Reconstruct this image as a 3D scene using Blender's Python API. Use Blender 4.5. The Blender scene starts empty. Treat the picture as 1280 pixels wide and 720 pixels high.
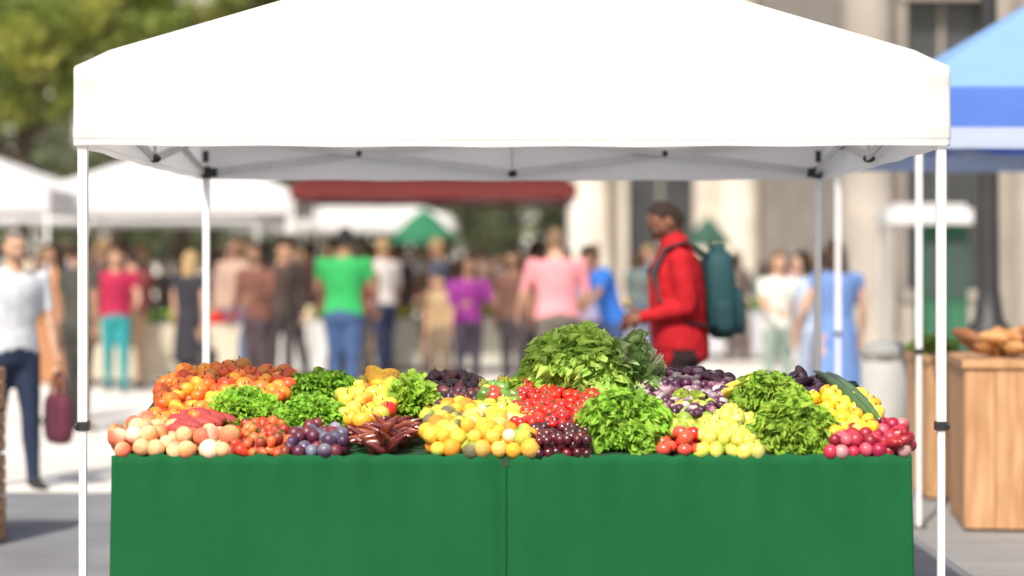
import bpy, math, random
import numpy as np
from mathutils import Vector, Matrix
random.seed(7); rng=np.random.default_rng(7)
F=2659.0; HZ=329.0; CH=1.5
def PX(px,d): return (px-640)/F*d
def PZ(py,d): return CH+(HZ-py)/F*d
scene=bpy.context.scene
# ---------------------------------------------------------------- materials
def newmat(name):
    m=bpy.data.materials.new(name); m.use_nodes=True
    nt=m.node_tree; b=nt.nodes['Principled BSDF']; return m,nt,b
def mat(name,col=None,rough=.6,nscale=8,namt=.15,bump=.1,bscale=60,spec=.5,metal=0,trans=0,sss=0,vcol=False,coat=0):
    m,nt,b=newmat(name); N=nt.nodes; L=nt.links
    tc=N.new('ShaderNodeTexCoord')
    if vcol:
        a=N.new('ShaderNodeAttribute'); a.attribute_name='Col'; src=a.outputs['Color']
    else:
        r=N.new('ShaderNodeRGB'); r.outputs[0].default_value=(*col,1); src=r.outputs[0]
    n=N.new('ShaderNodeTexNoise'); n.inputs['Scale'].default_value=nscale; n.inputs['Detail'].default_value=5
    L.new(tc.outputs['Object'],n.inputs['Vector'])
    mr=N.new('ShaderNodeMapRange'); mr.inputs['From Min'].default_value=.3; mr.inputs['From Max'].default_value=.7
    mr.inputs['To Min'].default_value=1-namt; mr.inputs['To Max'].default_value=1+namt
    L.new(n.outputs['Fac'],mr.inputs['Value'])
    vm=N.new('ShaderNodeVectorMath'); vm.operation='SCALE'
    L.new(src,vm.inputs[0]); L.new(mr.outputs[0],vm.inputs['Scale'])
    L.new(vm.outputs[0],b.inputs['Base Color'])
    b.inputs['Roughness'].default_value=rough; b.inputs['Specular IOR Level'].default_value=spec
    b.inputs['Metallic'].default_value=metal
    if coat: b.inputs['Coat Weight'].default_value=coat; b.inputs['Coat Roughness'].default_value=.15
    if bump:
        n2=N.new('ShaderNodeTexNoise'); n2.inputs['Scale'].default_value=bscale; n2.inputs['Detail'].default_value=4
        L.new(tc.outputs['Object'],n2.inputs['Vector'])
        bp=N.new('ShaderNodeBump'); bp.inputs['Strength'].default_value=bump; bp.inputs['Distance'].default_value=.02
        L.new(n2.outputs['Fac'],bp.inputs['Height']); L.new(bp.outputs[0],b.inputs['Normal'])
    if trans:
        t=N.new('ShaderNodeBsdfTranslucent'); L.new(vm.outputs[0],t.inputs['Color'])
        mx=N.new('ShaderNodeMixShader'); mx.inputs[0].default_value=trans
        L.new(b.outputs[0],mx.inputs[1]); L.new(t.outputs[0],mx.inputs[2])
        L.new(mx.outputs[0],N['Material Output'].inputs['Surface'])
    return m
M_fabw=mat('white_polyester',(.86,.86,.855),.75,2,.02,.16,4,spec=.2,trans=.42)
M_leg=mat('white_powder_coat',(.82,.82,.82),.35,5,.04,.02)
M_alu=mat('grey_aluminium',(.52,.52,.53),.4,10,.08,.03,metal=.2)
M_blk=mat('black_plastic',(.02,.02,.022),.45,10,.1,.05)
M_cloth=mat('green_cloth',(.009,.098,.033),.85,3,.07,.22,350,spec=.12)
M_fruit=mat('fruit_skin',None,.38,90,.16,.06,160,vcol=True,spec=.5)
M_fruitm=mat('matte_fruit_skin',None,.6,110,.2,.12,160,vcol=True,spec=.35)
M_gloss=mat('glossy_fruit_skin',None,.22,60,.15,.03,90,vcol=True,spec=.5,coat=.35)
M_leafy=mat('lettuce_leaf',None,.5,60,.2,.3,120,vcol=True,spec=.3,trans=.4)
M_tree=mat('tree_leaf',None,.6,2,.25,0,vcol=True,spec=.25,trans=.35)
M_person=mat('person_surface',None,.8,14,.12,.6,14,vcol=True,spec=.2)
M_v=mat('painted_surface',None,.7,4,.1,.1,40,vcol=True,spec=.3)
M_bark=mat('bark',(.09,.07,.05),.9,6,.35,.8,20,spec=.2)
M_stone=mat('pale_limestone',(.58,.53,.46),.85,1.2,.14,.3,12,spec=.2)
M_stone2=mat('grey_limestone',(.33,.30,.265),.85,1.2,.2,.3,12,spec=.2)
M_glass=mat('dark_window_glass',(.05,.055,.06),.12,2,.2,0,spec=.6)
M_bronze=mat('dark_cast_iron',(.03,.03,.03),.5,8,.2,.1)
def woodmat(name,c1,c2):
    m,nt,b=newmat(name); N=nt.nodes; L=nt.links
    tc=N.new('ShaderNodeTexCoord'); mp=N.new('ShaderNodeMapping'); mp.inputs['Scale'].default_value=(14,14,1.6)
    n=N.new('ShaderNodeTexNoise'); n.inputs['Scale'].default_value=1.6; n.inputs['Detail'].default_value=7
    L.new(tc.outputs['Object'],mp.inputs[0]); L.new(mp.outputs[0],n.inputs['Vector'])
    cr=N.new('ShaderNodeValToRGB'); cr.color_ramp.elements[0].color=(*c1,1); cr.color_ramp.elements[1].color=(*c2,1)
    cr.color_ramp.elements[0].position=.3; cr.color_ramp.elements[1].position=.7
    L.new(n.outputs['Fac'],cr.inputs[0]); L.new(cr.outputs[0],b.inputs['Base Color']); b.inputs['Roughness'].default_value=.7
    bp=N.new('ShaderNodeBump'); bp.inputs['Strength'].default_value=.3; L.new(n.outputs['Fac'],bp.inputs['Height']); L.new(bp.outputs[0],b.inputs['Normal'])
    return m
M_wood=woodmat('orange_pine',(.36,.18,.08),(.60,.35,.18))
def pavemat(name,c1,c2,mortar,sx,sy,ms=.012):
    m,nt,b=newmat(name); N=nt.nodes; L=nt.links
    tc=N.new('ShaderNodeTexCoord')
    br=N.new('ShaderNodeTexBrick'); br.inputs['Color1'].default_value=(*c1,1); br.inputs['Color2'].default_value=(*c2,1)
    br.inputs['Mortar'].default_value=(*mortar,1); br.inputs['Scale'].default_value=1; br.inputs['Brick Width'].default_value=sx
    br.inputs['Row Height'].default_value=sy; br.inputs['Mortar Size'].default_value=ms
    L.new(tc.outputs['Object'],br.inputs['Vector'])
    n=N.new('ShaderNodeTexNoise'); n.inputs['Scale'].default_value=.8; n.inputs['Detail'].default_value=8; L.new(tc.outputs['Object'],n.inputs['Vector'])
    mr=N.new('ShaderNodeMapRange'); mr.inputs['From Min'].default_value=.3; mr.inputs['From Max'].default_value=.7; mr.inputs['To Min'].default_value=.85; mr.inputs['To Max'].default_value=1.1
    L.new(n.outputs['Fac'],mr.inputs[0]); vm=N.new('ShaderNodeVectorMath'); vm.operation='SCALE'
    L.new(br.outputs['Color'],vm.inputs[0]); L.new(mr.outputs[0],vm.inputs['Scale']); L.new(vm.outputs[0],b.inputs['Base Color'])
    b.inputs['Roughness'].default_value=.85
    n2=N.new('ShaderNodeTexNoise'); n2.inputs['Scale'].default_value=60; L.new(tc.outputs['Object'],n2.inputs['Vector'])
    bp=N.new('ShaderNodeBump'); bp.inputs['Strength'].default_value=.25; bp.inputs['Distance'].default_value=.01
    L.new(n2.outputs['Fac'],bp.inputs['Height']); L.new(bp.outputs[0],b.inputs['Normal'])
    return m
# ---------------------------------------------------------------- mesh builder
class MB:
    def __init__(s): s.v=[];s.f=[];s.c=[];s.m=[];s.n=0
    def add(s,v,f,col=(.5,.5,.5),m=0):
        v=np.asarray(v,float).reshape(-1,3); k=len(v)
        c=np.asarray(col,float)
        if c.ndim==1: c=np.tile(c,(k,1))
        s.v.append(v); s.c.append(c)
        for q in f: s.f.append([int(i)+s.n for i in q]); s.m.append(m)
        s.n+=k
    def build(s,name,mats,smooth=True,parent=None,auto=None):
        me=bpy.data.meshes.new(name); V=np.vstack(s.v)
        me.from_pydata(V.tolist(),[],s.f)
        for x in (mats if isinstance(mats,(list,tuple)) else [mats]): me.materials.append(x)
        me.polygons.foreach_set('material_index',s.m)
        me.polygons.foreach_set('use_smooth',[bool(smooth)]*len(s.f))
        ca=me.color_attributes.new('Col','FLOAT_COLOR','POINT')
        C=np.ones((s.n,4)); C[:,:3]=np.clip(np.vstack(s.c),0,1); ca.data.foreach_set('color',C.ravel())
        me.update()
        o=bpy.data.objects.new(name,me); scene.collection.objects.link(o)
        if parent: o.parent=parent
        return o
def empty(name,loc=(0,0,0)):
    o=bpy.data.objects.new(name,None); o.location=loc; o.empty_display_size=.2; scene.collection.objects.link(o); return o
def box(mb,x0,x1,y0,y1,z0,z1,col=(.5,.5,.5),m=0):
    v=[(x,y,z) for z in(z0,z1) for y in(y0,y1) for x in(x0,x1)]
    f=[(0,2,3,1),(4,5,7,6),(0,1,5,4),(2,6,7,3),(0,4,6,2),(1,3,7,5)]
    mb.add(v,f,col,m)
def bevel(o,w=.01,s=2):
    b=o.modifiers.new('bevel','BEVEL'); b.width=w; b.segments=s; b.limit_method='ANGLE'; return o
def tube(mb,path,rad,col=(.5,.5,.5),seg=10,up=(0,0,1),m=0,caps=True,phase=0):
    P=np.asarray(path,float); n=len(P)
    R=np.array([(r,r) if np.isscalar(r) else r for r in rad],float)
    T=np.gradient(P,axis=0); T/=np.linalg.norm(T,axis=1)[:,None]+1e-9
    up=np.asarray(up,float); V=[]
    for i in range(n):
        s=np.cross(up,T[i])
        if np.linalg.norm(s)<1e-3: s=np.cross((0.02,1,0),T[i])
        s/=np.linalg.norm(s); b=np.cross(T[i],s)
        a=np.linspace(0,2*np.pi,seg,endpoint=False)+phase
        V.append(P[i]+np.outer(np.cos(a)*R[i,0],s)+np.outer(np.sin(a)*R[i,1],b))
    V=np.vstack(V); f=[]
    for i in range(n-1):
        for j in range(seg):
            k=(j+1)%seg; f.append((i*seg+j,i*seg+k,(i+1)*seg+k,(i+1)*seg+j))
    c=np.asarray(col,float)
    if c.ndim==2: c=np.repeat(c,seg,axis=0)
    if caps:
        V=np.vstack([V,P[0],P[-1]]); a=n*seg
        for j in range(seg):
            k=(j+1)%seg; f.append((a,k,j)); f.append((a+1,(n-1)*seg+j,(n-1)*seg+k))
        if c.ndim==2: c=np.vstack([c,c[0],c[-1]])
    mb.add(V,f,c,m)
def loft(mb,rings,col,seg=20,m=0,tf=None):
    V=[];a=np.linspace(0,2*np.pi,seg,endpoint=False)
    for z,rx,ry,yo in rings: V.append(np.stack([np.cos(a)*rx,np.sin(a)*ry+yo,np.full(seg,z)],1))
    V=np.vstack(V); n=len(rings); f=[]
    for i in range(n-1):
        for j in range(seg):
            k=(j+1)%seg; f.append((i*seg+j,i*seg+k,(i+1)*seg+k,(i+1)*seg+j))
    V=np.vstack([V,[0,rings[0][3],rings[0][0]],[0,rings[-1][3],rings[-1][0]]])
    q=n*seg
    for j in range(seg):
        k=(j+1)%seg; f.append((q,k,j)); f.append((q+1,(n-1)*seg+j,(n-1)*seg+k))
    if tf is not None: V=tf(V)
    mb.add(V,f,col,m)
def usphere(nu,nv):
    V=[(0,0,-1)]
    for i in range(1,nv):
        t=-math.pi/2+math.pi*i/nv
        for j in range(nu):
            a=2*math.pi*j/nu; V.append((math.cos(t)*math.cos(a),math.cos(t)*math.sin(a),math.sin(t)))
    V.append((0,0,1)); f=[]
    for j in range(nu): f.append((0,1+(j+1)%nu,1+j))
    for i in range(nv-2):
        for j in range(nu):
            k=(j+1)%nu; a=1+i*nu; f.append((a+j,a+k,a+nu+k,a+nu+j))
    e=len(V)-1; a=1+(nv-2)*nu
    for j in range(nu): f.append((a+j,a+(j+1)%nu,e))
    return np.array(V),f
SP,SF=usphere(16,11)
def randrot(tilt=1.0):
    ax=rng.normal(size=3); ax/=np.linalg.norm(ax)
    return np.array(Matrix.Rotation(rng.uniform(0,math.pi)*tilt,3,Vector(ax)))@np.array(Matrix.Rotation(rng.uniform(0,6.28),3,'Z'))
def ell(mb,c,r,col,rot=None,m=0):
    V=SP*np.asarray(r,float)
    if rot is not None: V=V@np.asarray(rot).T
    mb.add(V+np.asarray(c),SF,col,m)
# ================================================================= CAMERA, LIGHT
cam=bpy.data.cameras.new('camera'); co=bpy.data.objects.new('camera',cam); scene.collection.objects.link(co)
co.location=(0,0,CH); co.rotation_euler=(math.pi/2,0,0); cam.sensor_width=36; cam.lens=36*F/1280
cam.shift_y=-(360-HZ)/1280; cam.clip_start=.1; cam.clip_end=2000
cam.dof.use_dof=True; cam.dof.focus_distance=8.1; cam.dof.aperture_fstop=1.05
scene.camera=co
SE,SA=math.radians(47),math.radians(18)
w=bpy.data.worlds.new('World'); scene.world=w; w.use_nodes=True
bg=w.node_tree.nodes['Background']; sky=w.node_tree.nodes.new('ShaderNodeTexSky'); sky.sky_type='NISHITA'; sky.sun_disc=False
sky.sun_elevation=SE; sky.sun_rotation=math.pi+SA; sky.dust_density=5.0; sky.ozone_density=.3
w.node_tree.links.new(sky.outputs[0],bg.inputs[0]); bg.inputs[1].default_value=.15
sl=bpy.data.lights.new('sun','SUN'); sl.energy=4.8; sl.angle=math.radians(.6); sl.color=(1,.94,.85)
so=bpy.data.objects.new('sun',sl); scene.collection.objects.link(so)
so.rotation_euler=Vector((math.cos(SE)*math.sin(SA),math.cos(SE)*math.cos(SA),-math.sin(SE))).to_track_quat('-Z','Y').to_euler()
scene.view_settings.view_transform='Standard'; scene.view_settings.look='None'; scene.view_settings.exposure=0
# ================================================================= GROUND
def sheet(name,x0,x1,y0,y1,z,m):
    mb=MB(); mb.add([(x0,y0,z),(x1,y0,z),(x1,y1,z),(x0,y1,z)],[(0,1,2,3)]); return mb.build(name,m,False)
sheet('ground',-600,600,-300,900,0,mat('worn_asphalt',(.20,.205,.22),.9,1.5,.2,.5,90,spec=.3))
sheet('paved_plaza',-80,80,13.9,95,.004,pavemat('pale_paving',(.72,.69,.64),(.66,.63,.59),(.46,.44,.41),1.2,.6))
sheet('lawn',-2.9,-.4,31,42,.008,mat('grass',(.16,.20,.06),.9,6,.3,.5,60))
sheet('boardwalk',2.2,9,8.2,13.6,.004,pavemat('grey_boards',(.30,.29,.28),(.25,.245,.24),(.09,.09,.09),3,.14,.008))
# ================================================================= CANOPY TENTS
def rsq(half,r,n=12,nc=5):
    pts=[];ts=[]
    for k in range(4):
        a=k*math.pi/2; ca,sa=math.cos(a),math.sin(a)
        L=half-r
        for i in range(n+1):
            t=-1+2*i/n; x,y=t*L,-half; pts.append((x*ca-y*sa,x*sa+y*ca)); ts.append(t)
        for i in range(1,nc):
            th=-math.pi/2+math.pi/2*i/nc; x=L+r*math.cos(th); y=-L+r*math.sin(th); pts.append((x*ca-y*sa,x*sa+y*ca)); ts.append(1)
    return np.array(pts),np.array(ts)
def canopy(name,cx,cy,half,zb,ze,zp,matl,parent,n=24,colv=(.84,.84,.85),colr=None,stripe=None,wav=.004):
    mb=MB(); colr=colr or colv; rings=[];cols=[]
    def ring(h,z,sag=0,r=.02,wv=0,col=colv,out=0):
        p,t=rsq(max(h,.012),min(r,max(h,.012)*.5),n); k=len(p)
        zz=np.full(k,z)-sag*(1-t*t)
        ph=np.arange(k)
        if wv: zz=zz+wv*np.sin(ph*1.3)*.5
        bul=1+(out*np.sin(ph*.9+z*7)*(1-t*t))/max(h,.1)
        rings.append(np.stack([cx+p[:,0]*bul,cy+p[:,1]*bul,zz],1)); cols.append(np.tile(col,(k,1)))
    H=ze-zb
    st=stripe or colv
    ring(half,zb,.006,wv=wav,out=.005,col=st)
    ring(half,zb+.022,.005,out=.005,col=st)
    ring(half+.0015,zb+.024,.005,out=.005,col=st)
    if stripe: ring(half,zb+H*.33,0,out=.005,col=st); ring(half,zb+H*.34,0,out=.005,col=colv)
    for q in(.45,.75,.88): ring(half,zb+H*q,.0,out=.004*(1-q)+.001)
    for a in(0,25,45,65): 
        th=math.radians(a); ring(half-.022*(1-math.cos(th)),ze-.012+.022*math.sin(th),0,col=colv if a<40 else colr)
    ring(half-.03,ze+.018,.002,col=colr)
    for q in np.linspace(.07,.985,12):
        ring(half*(1-q),ze+.02+(zp-ze-.02)*q,.10*math.sin(math.pi*q)**.8*(1-q)**.3,r=.012,col=colr)
    V=np.vstack(rings); C=np.vstack(cols); k=len(rings[0]); f=[]
    for i in range(len(rings)-1):
        for j in range(k):
            l=(j+1)%k; f.append((i*k+j,i*k+l,(i+1)*k+l,(i+1)*k+j))
    f.append(tuple((len(rings)-1)*k+j for j in range(k)))
    mb.add(V,f,C); o=mb.build(name,matl,True,parent)
    o.modifiers.new('es','EDGE_SPLIT').split_angle=math.radians(33)
    return o
def bar(mb,a,b,wd=.013,ht=.034,m=0,col=(.5,.5,.5)):
    tube(mb,[a,b],[(wd*.707,ht*.707)]*2,col,4,m=m,phase=math.pi/4)
def frame(parent,cx,cy,h,zl,zu,zclamp,detail=True,mleg=None,zfoot=0):
    mb=MB()
    for sx in(-1,1):
        for sy in(-1,1):
            x,y=cx+sx*h,cy+sy*h
            box(mb,x-.0165,x+.0165,y-.0165,y+.0165,zclamp,zu+.03)
            box(mb,x-.0125,x+.0125,y-.0125,y+.0125,zfoot+.012,zclamp)
    o=mb.build('legs',mleg or M_leg,False,parent); bevel(o,.003,2)
    mb=MB()
    for sx in(-1,1):
        for sy in(-1,1):
            x,y=cx+sx*h,cy+sy*h
            box(mb,x-.021,x+.021,y-.021,y+.021,zclamp-.014,zclamp+.018)
            box(mb,x-.006+sx*.02,x+.006+sx*.02,y-.03,y-.01,zclamp-.008,zclamp+.010)
            box(mb,x-.045,x+.045,y-.045,y+.045,zfoot+.004,zfoot+.012,m=0)
            for z in(zl,zu):
                box(mb,x-.0185,x+.0185,y-.0185,y+.0185,z-.03,z+.03)
                box(mb,x-sx*.035-.018,x-sx*.035+.018,y-.016,y+.016,z-.022,z+.022)
                box(mb,x-.016,x+.016,y-sy*.035-.018,y-sy*.035+.018,z-.022,z+.022)
            if sy>0: box(mb,x-.014,x+.014,y-.026,y-.0185,zl+.05,zl+.105)
    for s in(-1,1):
        for q in(-.5,.5):
            for a in((q*h,s*h),(s*h,q*h)):
                ell(mb,(cx+a[0],cy+a[1],(zl+zu)/2),(.02,.024,.02),(0,0,0))
        for a in((0,s*h),(s*h,0)):
            ell(mb,(cx+a[0],cy+a[1],zl-.005),(.026,.026,.018),(0,0,0)); ell(mb,(cx+a[0],cy+a[1],zu),(.022,.022,.016),(0,0,0))
    o=mb.build('brackets',M_blk,False,parent); bevel(o,.003,2)
    mb=MB()
    for s in(-1,1):
        for h0,h1 in((-h,0),(0,h)):
            for za,zb,o2 in((zl,zu,.009),(zu,zl,-.009)):
                bar(mb,(cx+h0,cy+s*h+o2,za),(cx+h1,cy+s*h+o2,zb))
                bar(mb,(cx+s*h+o2,cy+h0,za),(cx+s*h+o2,cy+h1,zb))
        bar(mb,(cx,cy+s*h,zl-.01),(cx,cy+s*h,zu),.012,.012); bar(mb,(cx+s*h,cy,zl-.01),(cx+s*h,cy,zu),.012,.012)
    for sx in(-1,1):
        for sy in(-1,1):
            bar(mb,(cx+sx*(h-.03),cy+sy*(h-.03),zu-.02),(cx,cy,zu+.48))
    bar(mb,(cx,cy,zu+.2),(cx,cy,zu+.58),.03,.03)
    mb.build('truss',M_alu,False,parent)
tent=empty('white_canopy_tent',(0,0,0))
TCY=7.44+1.5
canopy('canopy',0,TCY,1.531,1.912,2.186,2.89,M_fabw,tent,n=28)
frame(tent,0,TCY,1.5,1.945,2.13,.93)
M_fabv=mat('coloured_polyester',None,.75,2,.05,.12,5,vcol=True,spec=.2,trans=.25)
def bgtent(name,cx,cy,half,zb,ze,zp,col,val=None,stripe=None,wall=False):
    e=empty(name)
    canopy('canopy',cx,cy,half,zb,ze,zp,M_fabv,e,n=10,colv=val or col,colr=col,stripe=stripe)
    frame(e,cx,cy,half-.03,zb+.03,ze-.05,1.0)
    return e
bgtent('blue_canopy_tent',2.27+1.52,12.0+1.52,1.52,2.15,2.5,3.45,(.24,.42,.74),(.11,.22,.66),(.50,.58,.74))
for i,(cx,cy,h) in enumerate([(-7.5,28,1.8),(-4.6,29.5,1.7),(-11,27.5,1.6),(-6.4,36,2.4),(-14.5,30,1.8),(-3.4,45,2.2)]):
    bgtent('white_market_tent',cx,cy,h,2.15,2.42,3.15,(.76,.76,.77))
bgtent('red_canopy_tent',PX(542,27)+.0,28.8,1.82,2.32,2.50,3.2,(.10,.02,.02),(.17,.035,.035))
bgtent('beige_market_tent',7.5,40,1.8,2.2,2.5,3.3,(.6,.57,.5))
# ================================================================= TABLE + CLOTH
T0,T1=7.50,8.50; TW=1.408; ZF,ZB=.812,1.03
tab=empty('market_table')
def clothpanel(x0,x1,nx,sideflip=0):
    mb=MB(); nz=26; V=[];f=[]
    for i in range(nz+1):
        v=i/nz
        for j in range(nx+1):
            u=j/nx; x=x0+(x1-x0)*u
            g=(1-v)
            edge=math.exp(-((x-x0)/.04)**2)+math.exp(-((x-x1)/.04)**2)
            y=T0-.018-.014*g*math.sin(x*9+1)-.006*math.sin(x*23+v*2)*g**.5-.005*math.sin(x*44+.6)*v**4+.020*edge*(abs(x)<.2)
            z=.02+(ZF+.010-.02)*v+(.0065*abs(math.sin(x*27+.4))+.003*math.sin(x*71+2)-.003)*(v**8)
            xx=x+ (.012*math.sin(v*3)*g)*(1 if x>0 else -1)*(abs(x)/1.4)**6
            V.append((xx,y,z))
    for k,(dy,dz) in enumerate([(.006,.002),(.014,-.004),(.03,-.010),(.2,.02)]):
        for j in range(nx+1):
            b=V[nz*(nx+1)+j]; V.append((b[0],b[1]+dy,b[2]+dz))
    nr=nz+4
    for i in range(nr):
        for j in range(nx):
            a=i*(nx+1)+j; f.append((a,a+1,a+nx+2,a+nx+1))
    mb.add(V,f); return mb
o=clothpanel(-TW,-.018,140).build('cloth_front_left',M_cloth,True,tab); o.modifiers.new('s','SOLIDIFY').thickness=.003
o=clothpanel(-.030,TW,140).build('cloth_front_right',M_cloth,True,tab); o.location.y=.006; o.modifiers.new('s','SOLIDIFY').thickness=.003
mb=MB()
for s in(-1,1):
    x=s*TW; V=[];f=[]
    for i in range(20):
        for j in range(30):
            v=i/19;u=j/29; V.append((x-s*.03*u*v+s*.01*math.sin(u*20)*(1-v)-s*.002,T0-.012+u*(T1-T0),.02+(ZF-.01+(ZB-ZF-.02)*u-.02)*v))
    for i in range(19):
        for j in range(29): a=i*30+j; f.append((a,a+1,a+31,a+30))
    mb.add(V,f)
o=mb.build('cloth_sides',M_cloth,True,tab); o.modifiers.new('s','SOLIDIFY').thickness=.003
mb=MB(); TB=TW-.035
mb.add([(-TW,T0,ZF),(TW,T0,ZF),(TB,T1,ZB),(-TB,T1,ZB),(-TW,T0,ZF-.03),(TW,T0,ZF-.03),(TB,T1,ZB-.03),(-TB,T1,ZB-.03)],
 [(0,1,2,3),(7,6,5,4),(0,4,5,1),(1,5,6,2),(2,6,7,3),(3,7,4,0)],(.012,.05,.02))
mb.build('sloped_display_board',mat('dark_green_board',(.012,.05,.02),.8),False,tab)
mb=MB()
for x in(-1.3,0,1.3):
    for y in(T0+.1,T1-.08): box(mb,x-.02,x+.02,y-.02,y+.02,0,ZF+(ZB-ZF)*(y-T0)-.03)
mb.build('legs',M_alu,False,tab)
# ================================================================= PRODUCE
def surf(y): return ZF+(ZB-ZF)*(y-T0)/(T1-T0)
def proj(x,y,z): return 640+x/y*F, HZ+(CH-z)/y*F
def inside(px,py,poly):
    c=False;n=len(poly);j=n-1
    for i in range(n):
        xi,yi=poly[i];xj,yj=poly[j]
        if (yi>py)!=(yj>py) and px<(xj-xi)*(py-yi)/(yj-yi)+xi: c=not c
        j=i
    return c
def jit(c,a=.15):
    c=np.array(c)*rng.uniform(1-a,1+a); return c*rng.uniform(1-a*.4,1+a*.4,3)
def fruit(mb,c,r,col,kind='round',col2=None,stem=True):
    R=randrot(.45 if kind!='round' else .5); s=r*rng.uniform(.80,1.14)
    V=SP.copy(); rr=np.linalg.norm(V[:,:2],axis=1)
    if kind=='apple':
        V[:,2]*=.9; V[:,2]-= .28*np.exp(-(rr/.28)**2)*np.sign(V[:,2]); V[:,:2]*=(1+.08*V[:,2:3])
    elif kind=='pear':
        V[:,2]*=1.3; f=np.where(V[:,2]>0,1-.42*np.clip(V[:,2],0,1.3)/1.3,1); V[:,:2]*=f[:,None]; R=randrot(.8)
    elif kind=='lemon':
        V[:,2]*=1.25; V[:,2]+=np.sign(V[:,2])*.12*np.exp(-(rr/.25)**2)
        R=randrot(1)
    elif kind=='tomato':
        a=np.arctan2(V[:,1],V[:,0]); V[:,:2]*=(1+.035*np.cos(a*5))[:,None]; V[:,2]*=.82; V[:,2]-=.2*np.exp(-(rr/.3)**2)*np.sign(V[:,2])
    elif kind=='straw':
        V[:,2]*=1.25; f=.55+.45*np.clip((V[:,2]+1.25)/2,0,1); V[:,:2]*=f[:,None]; R=randrot(1)
    elif kind=='pepper':
        a=np.arctan2(V[:,1],V[:,0]); V[:,:2]*=(1+.09*np.cos(a*4))[:,None]; V[:,2]*=1.15; V[:,:2]*=(.92+.14*V[:,2:3]); V[:,2]-=.25*np.exp(-(rr/.35)**2)*np.sign(V[:,2]); R=randrot(.9)
    V=V*(1+rng.normal(0,.010,(len(V),1)))
    col=jit(col,.2)
    C=np.tile(col,(len(V),1))
    if col2 is not None:
        d=rng.normal(size=3); d/=np.linalg.norm(d); t=np.clip(SP@d*.8+.35+rng.uniform(-.3,.3),0,1)[:,None]; C=C*(1-t)+np.array(col2)*t
    V=(V*s)@R.T; mb.add(V+np.array(c),SF,C)
    if stem and kind in('apple','tomato','pear','pepper','straw'):
        u=R[:,2]; h={'apple':.75,'tomato':.62,'pear':1.28,'pepper':.95,'straw':1.2}[kind]
        p=np.array(c)+u*s*h
        if kind in('tomato','straw'):
            for k in range(5):
                a=k*1.256; d=R[:,0]*math.cos(a)+R[:,1]*math.sin(a)
                tube(mb,[p,p+d*s*.3+u*s*.08,p+d*s*.55],[s*.1,s*.09,s*.01],(.05,.13,.02),4)
        tube(mb,[p-u*s*.1,p+u*s*.18,p+u*s*.36+R[:,0]*s*.06],[s*.07,s*.06,s*.06],(.07,.09,.02) if kind!='apple' else (.05,.03,.015),5)
def pile(name,poly,kind,r,cols,mat_,layers=2,lift=0,spacing=1.72,dome=0,stem=True):
    mb=MB(); ys=[p[0] for p in poly]; cxp=(min(ys)+max(ys))/2; wp=(max(ys)-min(ys))/2
    for L in range(layers):
        sp=r*spacing; y=T0+r*.15+(L%2)*sp*.5; row=0
        while y<T1+.02:
            x=-TW-.02+((row+L)%2)*sp/2
            while x<TW+.02:
                xx=x+rng.uniform(-.3,.3)*r*1.2; yy=y+rng.uniform(-.25,.25)*r*1.2
                z=surf(min(yy,T1))+r*.85+L*r*1.15+lift+rng.uniform(-.12,.25)*r
                a,b=proj(xx,yy,z)
                if dome: z+=dome*max(0,1-((a-cxp)/wp)**2)
                a,b=proj(xx,yy,z)
                if inside(a,b,poly) and (L==0 or rng.random()<.75):
                    k=rng.integers(len(cols)); c=cols[k]
                    c2=None
                    if isinstance(c[0],(tuple,list)): c,c2=c
                    fruit(mb,(xx,yy,z),r,c,kind,c2,stem)
                x+=sp
            y+=sp*.87; row+=1
    if mb.n: return mb.build(name,mat_)
def atpx(px,py,lift=.04):
    A=py-HZ; v=(F*(CH-ZF-lift)-A*T0)/(A+F*(ZB-ZF)); y=T0+min(max(v,0),1.0); x=PX(px,y); return np.array([x,y,surf(y)+lift])
OR=(.80,.20,.02);RO=(.58,.08,.015);YO=(.84,.38,.03);YE=(.82,.55,.06);YG=(.46,.50,.07);RED=(.58,.012,.012);GR=(.12,.26,.03)
CRM=(.80,.48,.25);PNK=(.62,.14,.08);WHT=(.76,.66,.46)
pile('orange_persimmon_pile',[(190,530),(195,488),(232,462),(290,455),(367,466),(370,500),(300,505),(265,520),(245,530)],'apple',.035,[(OR,RO),(YO,OR),(RO,(.42,.04,.01)),OR,(YO,RO),((.5,.2,.03),RO)],M_fruit)
pile('peach_pile',[(136,578),(140,543),(162,526),(215,522),(290,540),(302,578)],'round',.034,[(CRM,PNK),(CRM,(.74,.28,.10)),(WHT,PNK),(PNK,CRM),((.74,.4,.16),PNK)],M_fruitm,stem=False)
pile('strawberry_pile',[(285,578),(288,540),(320,522),(355,532),(365,578)],'straw',.023,[(.5,.04,.015),(.58,.10,.03),(.34,.03,.02),(.55,.16,.04),(.25,.04,.02)],M_fruit,spacing=1.6)
pile('plum_pile',[(362,578),(360,540),(395,528),(432,538),(432,578)],'round',.026,[(.09,.015,.04),((.10,.10,.16),(.05,.015,.05)),(.14,.02,.035),((.2,.2,.27),(.06,.02,.07))],M_fruit,stem=False)
pile('yellow_apple_pile',[(423,528),(426,488),(455,476),(492,472),(498,512),(462,528)],'apple',.034,[(YE,YG),(YO,RED),(YE,YO),(YG,YE)],M_fruit)
pile('fig_pile',[(525,508),(528,475),(560,466),(602,472),(602,508),(570,515)],'pear',.024,[(.045,.012,.03),(.08,.015,.02),(.03,.012,.03),(.12,.03,.03)],M_fruit)
pile('apricot_pile',[(533,578),(533,515),(575,502),(655,512),(668,545),(668,578)],'round',.032,[(YO,YE),(YE,YO),(YO,OR),(YE,YG),(WHT,YE),(YG,GR),((.74,.42,.10),YO),((.12,.11,.06),YG),(YE,YO)],M_fruitm,stem=False,spacing=1.66)
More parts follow.
